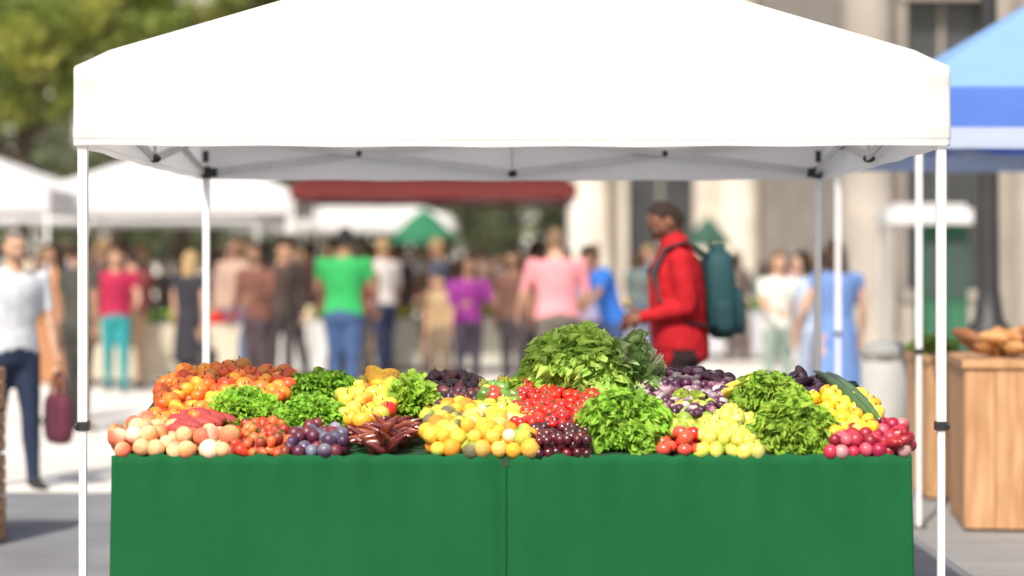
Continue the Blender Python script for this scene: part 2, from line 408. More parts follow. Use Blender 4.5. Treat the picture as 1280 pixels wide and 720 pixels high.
pile('bell_pepper_pile',[(598,520),(600,485),(650,475),(652,518)],'pepper',.031,[YG,(.5,.05,.02),GR,(YE,GR)],M_gloss)
pile('cherry_tomato_pile',[(643,530),(648,478),(748,478),(748,518),(724,530)],'tomato',.023,[RED,(.64,.025,.012),(.48,.01,.012)],M_gloss,layers=3,spacing=1.65)
pile('cherry_pile',[(660,578),(660,524),(737,517),(736,578)],'round',.0195,[(.07,.006,.012),(.11,.008,.016),(.045,.006,.01)],M_gloss,layers=3,spacing=1.7,stem=False)
pile('red_tomato_pile',[(822,578),(826,546),(852,536),(878,546),(878,578)],'tomato',.031,[RED,(.66,.07,.04)],M_gloss,layers=2)
pile('turnip_pile',[(806,520),(806,472),(860,462),(915,470),(908,505),(880,518)],'apple',.0225,[((.42,.34,.35),(.10,.02,.06)),((.09,.015,.06),(.3,.22,.27)),(.07,.012,.05),(.05,.012,.03),((.5,.42,.42),(.16,.03,.08))],M_fruit,layers=3,stem=False)
pile('lime_pile',[(832,545),(834,510),(860,500),(890,508),(890,545)],'lemon',.027,[(.34,.42,.05),(.24,.35,.04),(.46,.46,.06)],M_fruit,layers=2)
pile('pear_pile',[(873,578),(878,528),(915,510),(948,530),(948,578)],'pear',.029,[(.56,.55,.08),(.70,.60,.10),((.56,.55,.09),(.32,.42,.06)),((.66,.6,.22),YG)],M_fruit)
pile('yellow_pepper_pile',[(1008,540),(1010,498),(1045,482),(1092,500),(1104,540)],'pepper',.032,[(.82,.52,.02),(.78,.58,.05),(.72,.46,.02)],M_gloss)
pile('radish_pile',[(1030,578),(1034,545),(1085,528),(1128,530),(1140,545),(1140,578)],'round',.0255,[((.42,.01,.06),(.50,.10,.14)),(.33,.01,.05),(.48,.03,.06),(.28,.012,.03),((.5,.25,.25),(.38,.02,.06))],M_fruit,layers=2)
def sweep(mb,c,dirv,L,r,col,bend=.1,prof=None,col2=None,seg=10,n=12):
    d=np.array(dirv,float); d/=np.linalg.norm(d); s=np.cross(d,(0,0,1)); s/=np.linalg.norm(s)+1e-6; u=np.cross(s,d)
    t=np.linspace(0,1,n); P=np.array(c)+np.outer((t-.5)*L,d)+np.outer(bend*L*(1-(2*t-1)**2),u)
    prof=prof or (lambda t:math.sin(math.pi*min(max(t,.02),.98))**.45)
    R=[max(r*prof(x),.0008) for x in t]; C=np.tile(jit(col,.12),(n,1))
    if col2 is not None:
        tt=np.clip(t*2-1.1,0,1)[:,None]; C=C*(1-tt)+np.array(col2)*tt
    tube(mb,P,R,C,seg)
chil=lambda t:(.75+.25*math.sin(t*3))*(1-t)**.55 if t>.06 else .5
mb=MB()
for i in range(60):
    a=rng.uniform(0,6.28); k=rng.uniform(0,1)**.6; c=atpx(483+math.cos(a)*42*k,539+math.sin(a)*24*k,.03+.06*(1-k))
    sweep(mb,c,(math.cos(a)+.2*rng.normal(),-math.sin(a)*.5+rng.normal()*.3,rng.uniform(-.05,.55)),rng.uniform(.10,.15),rng.uniform(.016,.024),[(.17,.025,.012),(.10,.010,.010),(.24,.06,.03)][i%3],.06,chil)
mb.build('dried_red_chilli_pile',M_gloss)
mb=MB()
for i in range(12):
    c=atpx(rng.uniform(212,280),rng.uniform(520,544),.055+.012*(i%3)); sweep(mb,c,(1,rng.uniform(-.6,.2),rng.uniform(-.15,.15)),rng.uniform(.11,.15),.028,(.36,.05,.05),.04)
mb.build('sweet_potato_pile',M_fruitm)
mb=MB()
for i in range(9):
    c=atpx(rng.uniform(464,500),rng.uniform(466,490),.05+.014*(i%3)); sweep(mb,c,(rng.uniform(-1,1),rng.uniform(-.6,.3),rng.uniform(0,.7)),.10,.032,(.80,.50,.05),.03,col2=(.78,.36,.04))
mb.build('mango_pile',M_fruitm)
mb=MB()
for i in range(15):
    k=i/14; c=atpx(905+58*k+rng.uniform(-4,4),500-14*math.sin(k*3)+rng.uniform(-6,6),.045+.02*(i%2)); sweep(mb,c,(rng.uniform(.1,.7),rng.uniform(-.6,.0),rng.uniform(.3,.9)),.15,.018,(.80,.60,.08),.12,col2=(.45,.45,.06))
mb.build('banana_pile',M_fruitm)
egg=lambda t:math.sin(math.pi*min(max(t,.02),.98))**.5*(.65+.5*t)
mb=MB()
for i in range(18):
    c=atpx(rng.uniform(958,1030),rng.uniform(470,495),.035+.02*(i%2)); sweep(mb,c,(rng.uniform(-1,1),rng.uniform(-1,.3),rng.uniform(-.1,.5)),.12,.026,[(.03,.008,.03),(.05,.012,.035),(.09,.03,.06)][i%3],.05,egg)
mb.build('eggplant_pile',M_gloss)
mb=MB()
for i,(a,b) in enumerate([((1018,464),(1088,520)),((1034,466),(1100,525))]):
    A=atpx(*a,.075);B=atpx(*b,.08); d=B-A; sweep(mb,(A+B)/2,d,np.linalg.norm(d)*1.0,.022,[(.03,.08,.015),(.045,.11,.02)][i],.02,col2=(.07,.15,.04))
mb.build('zucchini_pile',M_gloss)
mb=MB()
for i in range(7):
    c=atpx(rng.uniform(1098,1134),rng.uniform(545,560),.05); sweep(mb,c,(rng.uniform(-.5,1),rng.uniform(-1,.3),rng.uniform(-.1,.4)),.10,.022,(.30,.012,.02),.05,egg)
mb.build('red_beet_pile',M_fruit)
def leafmass(name,c,R,n,ls,gc,light=(.45,.55,.12),ruf=.25,grid=(6,6),base=.45,wid=.8,stem=None,up=.15,mtl=None,lob_n=7,zmin=None):
    mb=MB(); nu,nv=grid; S,T=np.meshgrid(np.linspace(-1,1,nu),np.linspace(0,1,nv)); S=S.ravel();T=T.ravel()
    f=[(i*nu+j,i*nu+j+1,(i+1)*nu+j+1,(i+1)*nu+j) for i in range(nv-1) for j in range(nu-1)]
    R=np.array(R); c=np.array(c)
    lob=[(rng.normal(size=3),rng.uniform(.72,1.22)) for _ in range(lob_n)]
    lob=[(a/np.linalg.norm(a),b) for a,b in lob]
    for k in range(n):
        z=rng.uniform(-.25,1); a=rng.uniform(0,6.28); q=math.sqrt(max(0,1-z*z)); u=np.array([q*math.cos(a),q*math.sin(a),z])
        w_=[max(0,u@l[0])**8*2 for l in lob]; sc=(1+sum(x*l[1] for x,l in zip(w_,lob)))/(1+sum(w_))
        b=rng.uniform(base*.7,base*1.35)*sc; P=c+u*R*b
        d=u*R/np.max(R)+rng.normal(size=3)*.35+np.array([0,0,up]); d/=np.linalg.norm(d)
        nrm=rng.normal(size=3)*.45+np.array([-.15,-.6,.9]); s=np.cross(d,nrm); s/=np.linalg.norm(s); nn=np.cross(s,d)
        L=ls*rng.uniform(.7,1.3); w=L*wid*.5*(np.sin(np.pi*(.08+.72*T))**.7)
        ph=rng.uniform(0,6.28,3)
        ed=np.abs(S)**1.5
        fr=rng.uniform(12,19)
        zz=ruf*L*(ed*np.sin(T*fr+ph[0]+S*2)*.55+T**3*np.sin(S*9+ph[1])*.4)-L*.3*T**2+.25*L*(S**2)*(rng.uniform(0,1))
        xx=S*w*(1+.15*np.sin(T*21+ph[2])); yy=T*L*(1-.15*S**2+.06*np.sin(S*11+ph[0]))
        V=P+np.outer(xx,s)+np.outer(yy,d)+np.outer(zz,nn)
        V[:,1]=np.where(V[:,1]<T0-.03,T0-.03+(V[:,1]-T0+.03)*.3,V[:,1])
        lowz=surf(T0)+.004 if c[1]<9 else -9
        V[:,2]=np.maximum(V[:,2],lowz+.25*(V[:,2]-lowz)*(V[:,2]<lowz))
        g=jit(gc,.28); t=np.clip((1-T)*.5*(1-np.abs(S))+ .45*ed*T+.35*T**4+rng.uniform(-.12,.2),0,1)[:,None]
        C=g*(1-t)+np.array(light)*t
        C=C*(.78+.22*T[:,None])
        mb.add(V,f,C)
    if stem:
        for k in range(stem):
            a=rng.uniform(-1.2,1.2); d=np.array([math.sin(a),rng.uniform(-.6,.2),1.0]); d/=np.linalg.norm(d)
            tube(mb,[c-[0,0,R[2]*.3],c+d*R[2]*.55,c+d*R[2]*1.0],[.009,.007,.003],(.7,.72,.5),6)
    return mb.build(name,mtl or M_leafy)
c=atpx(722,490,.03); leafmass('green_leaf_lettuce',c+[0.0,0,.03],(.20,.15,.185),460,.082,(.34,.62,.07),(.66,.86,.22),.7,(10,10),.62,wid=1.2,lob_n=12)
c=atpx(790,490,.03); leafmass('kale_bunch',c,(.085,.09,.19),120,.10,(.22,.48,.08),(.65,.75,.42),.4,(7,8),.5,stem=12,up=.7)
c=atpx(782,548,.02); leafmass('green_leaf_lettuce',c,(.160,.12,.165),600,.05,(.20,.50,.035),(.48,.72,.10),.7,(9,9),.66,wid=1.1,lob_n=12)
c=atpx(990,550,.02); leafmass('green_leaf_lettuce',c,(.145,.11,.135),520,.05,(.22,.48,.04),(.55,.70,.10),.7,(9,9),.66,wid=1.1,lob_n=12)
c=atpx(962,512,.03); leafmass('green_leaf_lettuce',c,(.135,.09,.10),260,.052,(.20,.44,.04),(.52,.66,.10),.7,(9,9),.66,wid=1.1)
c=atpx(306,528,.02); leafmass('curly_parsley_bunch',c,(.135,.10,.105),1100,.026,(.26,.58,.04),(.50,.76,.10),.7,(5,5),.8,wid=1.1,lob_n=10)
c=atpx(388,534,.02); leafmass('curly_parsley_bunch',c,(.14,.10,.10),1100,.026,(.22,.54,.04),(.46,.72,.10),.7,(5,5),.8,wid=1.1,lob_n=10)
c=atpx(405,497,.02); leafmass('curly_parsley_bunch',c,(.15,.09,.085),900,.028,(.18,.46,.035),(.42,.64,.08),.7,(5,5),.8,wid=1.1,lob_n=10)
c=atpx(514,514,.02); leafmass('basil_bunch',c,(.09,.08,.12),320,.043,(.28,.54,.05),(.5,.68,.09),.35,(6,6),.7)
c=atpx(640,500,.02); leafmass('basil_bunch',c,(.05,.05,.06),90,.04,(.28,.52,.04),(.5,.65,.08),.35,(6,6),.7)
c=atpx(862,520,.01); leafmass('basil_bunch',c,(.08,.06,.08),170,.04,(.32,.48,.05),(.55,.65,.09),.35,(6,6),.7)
# ================================================================= PEOPLE
def capdist(V,a,b,r0,r1):
    a=np.array(a);b=np.array(b); ab=b-a; t=np.clip(((V-a)@ab)/(ab@ab+1e-9),0,1)
    return np.linalg.norm(V-(a+np.outer(t,ab)),axis=1)-(r0+(r1-r0)*t)
def person(name,px,d,H=1.72,head=0,shirt=(.3,.3,.3),pants=(.03,.035,.06),skin=(.45,.26,.17),hair=(.03,.02,.015),
           sleeve=.55,arm=((.1,.12,.15),(-.1,.12,.2)),leg=((.05,0),(-.05,0)),lean=.02,build=1.0,longhair=False,dress=False,bald=False,
           pitch=.1,vox=.026,shoe=(.03,.03,.03),skirtlen=.5,shorts=False,x=None,jacket=False):
    X=PX(px,d) if x is None else x
    hipz=.92
    def TF(V):
        V=np.asarray(V,float).copy().reshape(-1,3); c,s=math.cos(lean),math.sin(lean)
        y=V[:,1].copy(); z=V[:,2]-hipz; up=z>-.08
        y2=y*c-z*s; z2=y*s+z*c
        V[:,1]=np.where(up,y2,y); V[:,2]=np.where(up,z2+hipz,V[:,2]); return V
    mb=MB(); caps=[]; B=build
    tor=[(.80,.10,.08,.0),(.84,.158*B,.112*B,.005),(.93,.172*B,.125*B,.012),(1.02,.156*B,.112*B,.0),(1.10,.145*B,.104*B,-.002),(1.22,.160*B,.115*B,0),
         (1.33,.182*B,.123*B,.0),(1.41,.185*B,.108*B,.008),(1.455,.13,.08,.012),(1.485,.07,.065,.008),(1.53,.055,.058,-.002),(1.60,.052,.055,-.012),(1.63,.03,.03,-.015)]
    loft(mb,tor,(0,0,0),24,tf=TF)
    if jacket:
        loft(mb,[(.84,.175*B,.13*B,.005),(.86,.187*B,.142*B,.005),(.90,.186*B,.142*B,.005),(.93,.196*B,.150*B,0),(1.05,.188*B,.148*B,-.005),(1.2,.19*B,.15*B,0),(1.33,.196*B,.14*B,.0),(1.42,.16*B,.11*B,.008),(1.46,.10,.09,.01),(1.53,.078,.078,.005),(1.54,.06,.06,.005)],(0,0,0),24,tf=TF)
        a,b=TF([0,0,.90])[0],TF([0,0,1.4])[0]; caps.append((a,b,.17,.15,shirt)); caps.append((TF([0,0,1.42])[0],TF([0,.005,1.53])[0],.075,.072,shirt))
    for s in(-1,1):
        a,b=TF([s*.085*B,0,.97])[0],TF([s*.10*B,.0,1.39])[0]; caps.append((a,b,.10,.10,shirt))
        a,b=TF([s*.075,0,.86])[0],TF([s*.075,0,.90])[0]; caps.append((a,b,.10,.10,pants))
    caps.append((TF([0,0,1.515])[0],TF([0,-.01,1.62])[0],.06,.06,skin))
    caps.append((TF([-.10,0.01,1.44])[0],TF([.10,.01,1.44])[0],.035,.035,shirt))
    if dress:
        zb=hipz-.05-skirtlen
        loft(mb,[(zb,.20*B,.17*B,0),(zb+.01,.215*B,.185*B,0),(hipz-.2,.19*B,.15*B,.005),(hipz,.172*B,.128*B,.01),(1.05,.14*B,.105*B,0)],(0,0,0),24)
        caps.append(((0,0,zb+.06),(0,0,.95),.18,.13,shirt if dress=='dress' else pants))
    hands=[]
    for i,s in enumerate((1,-1)):
        sw,kn=leg[i]; h=np.array([s*.088,0,.90]); k=h+np.array([s*.005,-math.sin(sw)*.42,-math.cos(sw)*.42]); a2=sw-kn
        an=k+np.array([0,-math.sin(a2)*.41,-math.cos(a2)*.41])
        pth=[h+[0,0,.02],h*.7+k*.3,k*.9+h*.1,k,k*.65+an*.35+[0,.012,0],k*.15+an*.85,an]
        tr=1.12 if not shorts else 1.0
        tube(mb,pth,[(.090*B,.092*B),(.083*B,.085*B),(.062*B,.064*B),(.058*tr,.060*tr),(.056*tr,.060*tr),(.042*tr,.045*tr),(.042*tr,.046*tr)],(0,0,0),14,up=(0,1,0))
        lc=skin if (shorts or dress) else pants
        caps.append((h,k,.085*B,.06,pants if not dress else lc)); caps.append((k,an,.058,.045,lc))
        t0=an+np.array([0,.06,-.045]); tube(mb,[t0+[0,.015,.01],t0+[0,-.01,.01],an+[0,-.03,-.035],an+[0,-.10,-.05],an+[s*.01,-.17,-.058],an+[s*.012,-.20,-.062]],[(.015,.015),(.036,.036),(.042,.042),(.045,.03),(.036,.022),(.012,.01)],(0,0,0),12)
        caps.append((t0,an+[0,-.19,-.06],.04,.028,shoe))
        f,ab,el=arm[i]; sh=np.array([s*.185*B,.008,1.425])
        e=sh+np.array([s*math.sin(ab),-math.sin(f)*math.cos(ab),-math.cos(f)*math.cos(ab)])*.285
        g=f+el; inw=-.35*min(el,1.2)
        dv=np.array([s*math.sin(ab+inw),-math.sin(g)*math.cos(ab+inw),-math.cos(g)*math.cos(ab+inw)]); wr=e+dv*.25
        sh,e,wr=TF(sh)[0],TF(e)[0],TF(wr)[0]; dv=(wr-e)/np.linalg.norm(wr-e)
        sr=1.12 if sleeve>1 else 1.0
        if jacket: sr=1.38
        tube(mb,[sh+[-s*.05,0,.012],sh,sh*.6+e*.4,e*.9+sh*.1,e,e*.7+wr*.3,e*.15+wr*.85,wr],[(.045,.045),(.055*B,.056*B),(.048*sr,.050*sr),(.040*sr,.042*sr),(.040*sr,.041*sr),(.040*sr,.041*sr),(.028*sr,.030*sr),(.026*sr,.026*sr)],(0,0,0),12,up=(0,1,.3))
        if sleeve<=1:
            m_=sh+(e-sh)*sleeve; caps.append((sh,m_,.055,.047,shirt)); caps.append((m_+(e-m_)*.12,e,.047,.04,skin)); caps.append((e,wr,.04,.027,skin))
        else: caps.append((sh,e,.055,.05,shirt)); caps.append((e,wr,.05,.036,shirt))
        lat=np.cross(dv,(s*1.0,0,0.2)); lat/=np.linalg.norm(lat)
        tube(mb,[wr-dv*.01,wr+dv*.02,wr+dv*.055,wr+dv*.088],[(.018,.026),(.017,.034),(.016,.041),(.013,.037)],(0,0,0),10,up=lat)
        caps.append((wr+dv*.03,wr+dv*.09,.03,.03,skin)); hands.append((wr,dv,lat,s))
    o=mb.build('tmp',M_person); r=o.modifiers.new('r','REMESH'); r.mode='VOXEL'; r.voxel_size=vox
    sm=o.modifiers.new('s','SMOOTH'); sm.factor=.5; sm.iterations=2 if vox>.018 else 3
    dg=bpy.context.evaluated_depsgraph_get(); ev=o.evaluated_get(dg); me=ev.to_mesh()
    n=len(me.vertices); V=np.zeros(n*3); me.vertices.foreach_get('co',V); V=V.reshape(-1,3)
    fs=[tuple(p.vertices) for p in me.polygons]; ev.to_mesh_clear(); md=o.data; bpy.data.objects.remove(o); bpy.data.meshes.remove(md)
    D=np.stack([capdist(V,a,b,r0,r1) for a,b,r0,r1,_ in caps],1); idx=D.argmin(1); CC=np.array([c[4] for c in caps])
    C=CC[idx]
    out=MB(); out.add(V,fs,C)
    for wr,dv,lat,s in hands:
        pn=np.cross(dv,lat); pn/=np.linalg.norm(pn)
        inward=np.array([-s,-.3,0])
        if pn@inward<0: pn=-pn
        for k,L in enumerate((.068,.078,.074,.058)):
            o0=wr+dv*.078+lat*(.030-.0195*k); cur=.35+.08*k; p=[o0];dd=dv.copy()
            for q_,fr in enumerate((.42,.32,.26)):
                dd=dd*math.cos(cur)+pn*math.sin(cur)*1.0; dd/=np.linalg.norm(dd); p.append(p[-1]+dd*L*fr)
            tube(out,p,[.0098,.009,.0082,.006],skin,7,up=lat+[.01,.02,.03])
        th=wr+dv*.025+lat*.030; t1=th+(dv*.6+lat*.7+pn*.35)*.035; t2=t1+(dv*.85+lat*.2+pn*.45)*.032
        tube(out,[th,t1,t2,t2+(dv*.9+pn*.4)*.012],[.013,.0115,.010,.006],skin,7,up=pn+[.01,.01,.02])
    hv,hf=usphere(24,18); hv=hv.copy(); x_,y_,z_=hv[:,0].copy(),hv[:,1].copy(),hv[:,2].copy()
    W=np.where(z_<0,1-.24*z_**2,1); fx=x_*.076*W; fy=y_*.096*np.where(z_<0,1-.12*z_**2,1)-.004; fz=z_*.118
    front=y_<-.1
    nose=np.exp(-(x_/.13)**2)*np.exp(-((z_+.22)/.2)**2)*front; fy-=nose*.024
    for sx in(-1,1): fy+=np.exp(-((x_-sx*.36)/.16)**2-((z_-.02)/.12)**2)*front*.010
    fy-=np.exp(-(x_/.5)**2-((z_-.2)/.08)**2)*front*.004
    fy-=np.exp(-(x_/.25)**2-((z_+.82)/.15)**2)*(y_<.1)*.012
    fy-=np.exp(-(x_/.28)**2-((z_+.55)/.06)**2)*front*.005
    hc=np.tile(np.array(skin),(len(hv),1)); lips=np.exp(-(x_/.3)**2-((z_+.55)/.06)**2)*front
    hc=hc*(1-.35*lips[:,None]*np.array([.4,1,1]))
    hm=MB(); hm.add(np.stack([fx,fy,fz],1),hf,hc)
    for sx in(-1,1):
        ell(hm,(sx*.029,-.083,.004),(.0125,.008,.0075),(.6,.57,.54)); ell(hm,(sx*.029,-.0895,.004),(.006,.0035,.006),(.02,.012,.01))
        tube(hm,[(sx*.014,-.095,.022),(sx*.03,-.096,.027),(sx*.046,-.086,.021)],[.002,.0035,.002],hair,5)
        ell(hm,(sx*.077,.005,-.008),(.010,.019,.031),skin)
    sc=1.06 if not bald else 1.015
    hair_v=np.stack([x_*.076*sc*1.03,y_*.096*sc+.003,z_*.118*sc*1.02+.002],1)
    keep=lambda p: (p[2]>.062) or (p[1]>.012 and p[2]>-.075) or (p[1]>-.03 and p[2]>.015)
    ff=[k for k in hf if all(keep(hair_v[i]) for i in k)]
    hair_v=hair_v*(1+rng.normal(0,.012,(len(hv),1)))
    hm.add(hair_v,ff,np.array(hair)*rng.uniform(.8,1.2))
    if longhair:
        L=rng.uniform(.14,.26)
        tube(hm,[(0,.02,.10),(0,.045,.04),(0,.06,-.04),(0,.065,-.10-L*.3),(0,.062,-.10-L)],[(.05,.05),(.083,.062),(.088,.05),(.092,.038),(.05,.018)],hair,14,up=(0,1,0))
        for sx in(-1,1): tube(hm,[(sx*.05,-.01,.085),(sx*.078,.0,.03),(sx*.083,.008,-.06),(sx*.082,.01,-.11-L*.7)],[.015,.02,.022,.012],hair,8)
    HV=np.vstack(hm.v); HC=np.vstack(hm.c); c_,s_=math.cos(pitch),math.sin(pitch)
    HV=HV+[0,-.012,.02]; y=HV[:,1]*c_-HV[:,2]*s_; z=HV[:,1]*s_+HV[:,2]*c_
    HV=np.stack([HV[:,0],y,z],1)+[0,-.012,1.613]; HV=TF(HV)
    out.add(HV,hm.f,HC)
    sc=H/1.745
    zmin=min(v[:,2].min() for v in out.v)
    out.v=[ (v-[0,0,zmin])*sc for v in out.v]
    ob=out.build(name,M_person); ob.location=(X,d,.006); ob.rotation_euler=(0,0,math.radians(head))
    info=[((h[0]-[0,0,zmin])*sc,h[1]) for h in hands]
    return ob,info,TF,sc,zmin
NAVY=(.02,.03,.07);JEAN=(.05,.09,.2);BLK=(.02,.018,.02);TAN=(.35,.25,.15)
DK=(.12,.065,.04);MD=(.30,.17,.11);LT=(.52,.32,.22)
man,hi,TFm,sc,zm=person('man_in_red_jacket',851,12.7,1.87,-88,shirt=(.42,.012,.018),pants=(.035,.02,.022),skin=(.22,.10,.065),hair=(.03,.018,.014),sleeve=2,
   arm=((-.08,.10,1.50),(-.05,.10,1.40)),leg=((.08,.06),(-.12,.05)),lean=.07,build=1.08,pitch=.60,vox=.015,bald=True,jacket=True)
def rbox(mb,c,s,col,n=3,p=4):
    V,f=usphere(24,16); e=2/p
    V=np.sign(V)*np.abs(V)**e; V=V/np.max(np.abs(V),axis=0)
    mb.add(V*np.array(s)+np.array(c),f,col)
mb=MB(); TE=(.014,.06,.07)
rbox(mb,(0,.235,1.20),(.16,.085,.25),TE); rbox(mb,(0,.325,1.10),(.12,.035,.13),(.010,.045,.055)); rbox(mb,(0,.24,1.44),(.10,.04,.03),(.015,.06,.07))
for s in(-1,1):
    tube(mb,[(s*.10,.17,1.42),(s*.105,.06,1.505),(s*.115,-.06,1.475),(s*.13,-.135,1.35),(s*.15,-.12,1.2),(s*.19,.02,1.06),(s*.13,.19,1.02)],[(.028,.008)]*7,(.01,.03,.035),8)
    rbox(mb,(s*.165,.235,1.08),(.03,.05,.09),(.010,.045,.055))
tube(mb,[(-.03,.2,1.455),(0,.2,1.50),(.03,.2,1.455)],[.007]*3,(.01,.03,.035),6)
mb.v=[(TFm(v)-[0,0,zm])*sc for v in mb.v]
mb.build('backpack',M_v,True,man)
mb=MB(); p=(hi[0][0]+hi[1][0])/2+np.array([0,-.07,.06])
box(mb,-.075,.075,-.04,.04,-.005,.005,(.02,.02,.025))
o=mb.build('mobile_phone',M_v,False,man); o.location=p; o.rotation_euler=(-.5,0,0); bevel(o,.003)
lm,hi,TFm,sc,zm=person('man_in_white_shirt',16,14.2,1.72,35,shirt=(.55,.58,.62),pants=(.02,.03,.06),skin=LT,hair=(.2,.17,.15),sleeve=.8,arm=((.1,.15,.2),(.05,.12,.3)),leg=((.2,.08),(-.15,.15)),build=1.12,vox=.018)
def bag(parent,hand,col,w=.16,h=.17,dp=.06):
    mb=MB(); rbox(mb,(0,0,-.34),(dp,w,h),col)
    for s in(-1,1): tube(mb,[(s*dp*.5,-w*.5,-.2),(s*.012,-w*.35,-.06),(0,0,-.005),(s*.012,w*.35,-.06),(s*dp*.5,w*.5,-.2)],[.008]*5,col,6)
    o=mb.build('shopping_bag',M_v,True,parent); o.location=hand[0]+hand[1]*.1; return o
bag(lm,hi[0],(.11,.025,.045))
P=person
def q(*a,**k): return P(*a,**k)[0]
q('woman_in_red_top',145,24.5,1.66,10,shirt=(.34,.02,.06),pants=(.03,.25,.27),skin=LT,hair=(.12,.06,.03),longhair=True,arm=((.3,.2,.8),(-.1,.15,.3)),leg=((.1,.05),(-.1,.1)),build=1.15)
wb,hi,_,_,_=person('woman_in_black_dress',237,23.5,1.62,160,shirt=(.03,.03,.04),pants=BLK,skin=LT,hair=(.35,.24,.12),longhair=True,dress='dress',skirtlen=.45,sleeve=.4); bag(wb,hi[1],(.05,.04,.04))
q('woman_in_brown_coat',322,22.5,1.7,-30,shirt=(.15,.065,.05),pants=(.07,.05,.06),skin=MD,hair=(.03,.02,.015),longhair=True,sleeve=2,arm=((.5,.2,1.0),(.1,.15,.4)),build=1.15)
q('man_in_dark_coat',352,25,1.75,40,shirt=(.07,.05,.045),pants=(.06,.05,.05),sleeve=2)
q('man_in_green_shirt',430,21.5,1.84,170,shirt=(.03,.32,.09),pants=JEAN,skin=MD,hair=BLK,build=1.22,arm=((.35,.2,.8),(.2,.2,.6)),leg=((.1,.05),(-.08,.05)),vox=.02)
q('woman_in_purple_top',585,23.5,1.56,20,shirt=(.22,.03,.20),pants=(.05,.04,.06),skin=MD,hair=(.04,.02,.015),longhair=True,sleeve=2,arm=((.5,.15,1.1),(.5,.15,1.1)),build=1.2)
q('child_in_tan_coat',550,26,1.35,-20,shirt=(.35,.25,.14),pants=(.2,.15,.1),skin=LT)
q('man_in_pink_shirt',696,20.5,1.82,190,shirt=(.70,.27,.30),pants=(.14,.12,.11),skin=LT,hair=(.2,.13,.08),build=1.25,arm=((.2,.25,.5),(.1,.2,.5)),vox=.02,sleeve=.9)
q('woman_in_brown_top',642,23.8,1.64,-15,shirt=(.14,.07,.055),pants=(.06,.05,.06),skin=MD,longhair=True)
q('man_in_blue_shirt',768,21.5,1.72,-70,shirt=(.03,.14,.50),pants=(.04,.07,.16),skin=MD,lean=.35,arm=((.9,.1,.4),(.7,.15,.5)),build=1.1,pitch=.4,vox=.02)
q('woman_in_lavender_top',736,23,1.62,15,shirt=(.3,.28,.45),pants=(.06,.06,.1),skin=LT,longhair=True,hair=(.1,.05,.03))
q('woman_in_pale_top',972,21,1.6,15,shirt=(.62,.62,.58),pants=(.25,.32,.28),skin=LT,hair=(.14,.08,.05),longhair=True,arm=((.6,.1,1.2),(.4,.1,1)))
q('woman_in_blue_dress',1046,18,1.68,-160,shirt=(.14,.24,.50),pants=(.1,.2,.5),skin=LT,hair=(.05,.03,.02),longhair=True,dress='dress',skirtlen=.42,sleeve=.3,vox=.02,arm=((.2,.25,.6),(0,.2,.3)),build=1.1)
q('woman_in_light_blue_top',1008,20,1.6,-100,shirt=(.4,.5,.65),pants=(.3,.35,.45),skin=LT,longhair=True)
q('woman_in_orange_dress',72,20,1.68,-60,shirt=(.38,.18,.09),pants=TAN,skin=MD,dress='dress',skirtlen=.5,longhair=True)
q('man_in_dark_shirt',98,19,1.72,150,shirt=(.06,.06,.05),pants=(.05,.05,.045),skin=MD)
q('man_in_grey_shirt',497,30,1.75,0,shirt=(.10,.11,.12),pants=(.06,.06,.08),skin=MD)
pal=[(.5,.5,.5),(.07,.08,.10),(.25,.06,.06),(.10,.15,.28),(.45,.35,.28),(.14,.11,.10),(.6,.58,.55),(.22,.12,.10),(.14,.18,.18),(.38,.22,.22),(.3,.3,.36),(.12,.08,.07),(.2,.13,.10)]
spots=[]
for i in range(94):
    if i<26: px=rng.uniform(30,370); d=rng.uniform(25,38)
    elif i<40: px=rng.uniform(270,560); d=rng.uniform(25,33)
    elif i<50: px=rng.uniform(590,720); d=rng.uniform(25,32)
    else: px=rng.uniform(380,1060); d=rng.uniform(29,48)
    spots.append((px,d))
for i,(px,d) in enumerate(spots):
    fem=rng.random()<.5; s=rng.uniform(-.3,.3)
    q('woman' if fem else 'man',px,d,rng.uniform(1.52,1.70) if fem else rng.uniform(1.64,1.84),rng.uniform(-180,180),
      shirt=tuple(jit(pal[rng.integers(len(pal))],.2)),pants=tuple(jit([NAVY,(.08,.12,.2),(.06,.055,.06),TAN,(.12,.12,.12)][rng.integers(5)],.2)),
      skin=[DK,MD,LT,LT][rng.integers(4)],hair=[(.03,.02,.015),(.1,.06,.03),(.3,.2,.1),(.05,.03,.02)][rng.integers(4)],
      longhair=fem,dress=('dress' if fem and rng.random()<.2 else False),sleeve=rng.choice([.5,.8,2]),
      arm=((rng.uniform(-.2,.6),.12,rng.uniform(.1,1.2)),(rng.uniform(-.2,.6),.12,rng.uniform(.1,1.2))),
      leg=((s,abs(s)*.5),(-s,abs(s)*.7)),build=rng.uniform(.95,1.22),vox=.034)
# ================================================================= RIGHT STALL
def counter(name,x0,x1,y0,y1,h,rot=0,loc=(0,0)):
    mb=MB(); n=max(3,int((x1-x0)/.16))
    for i in range(n):
        a=x0+(x1-x0)*i/n; b=x0+(x1-x0)*(i+1)/n-.003; box(mb,a,b,y0+rng.uniform(0,.006),y0+.03,.02,h-.05)
    ns=max(3,int((y1-y0)/.16))
    for x in(x0-.002,x1-.028):
        for i in range(ns):
            a=y0+.032+(y1-y0-.032)*i/ns; b=y0+.032+(y1-y0-.032)*(i+1)/ns-.003; box(mb,x,x+.03,a,b,.02,h-.05)
    box(mb,x0-.015,x1+.015,y0-.015,y1+.015,h-.045,h)
    o=mb.build(name,M_wood,False); bevel(o,.004); o.location=(loc[0],loc[1],0); o.rotation_euler=(0,0,rot); return o
counter('wooden_market_counter',0,.9,0,.7,.92,0,(PX(1134,14.1),13.4))
counter('wooden_market_counter',0,2.0,0,1.0,.96,-.12,(PX(1190,12.2),11.85))
mb=MB()
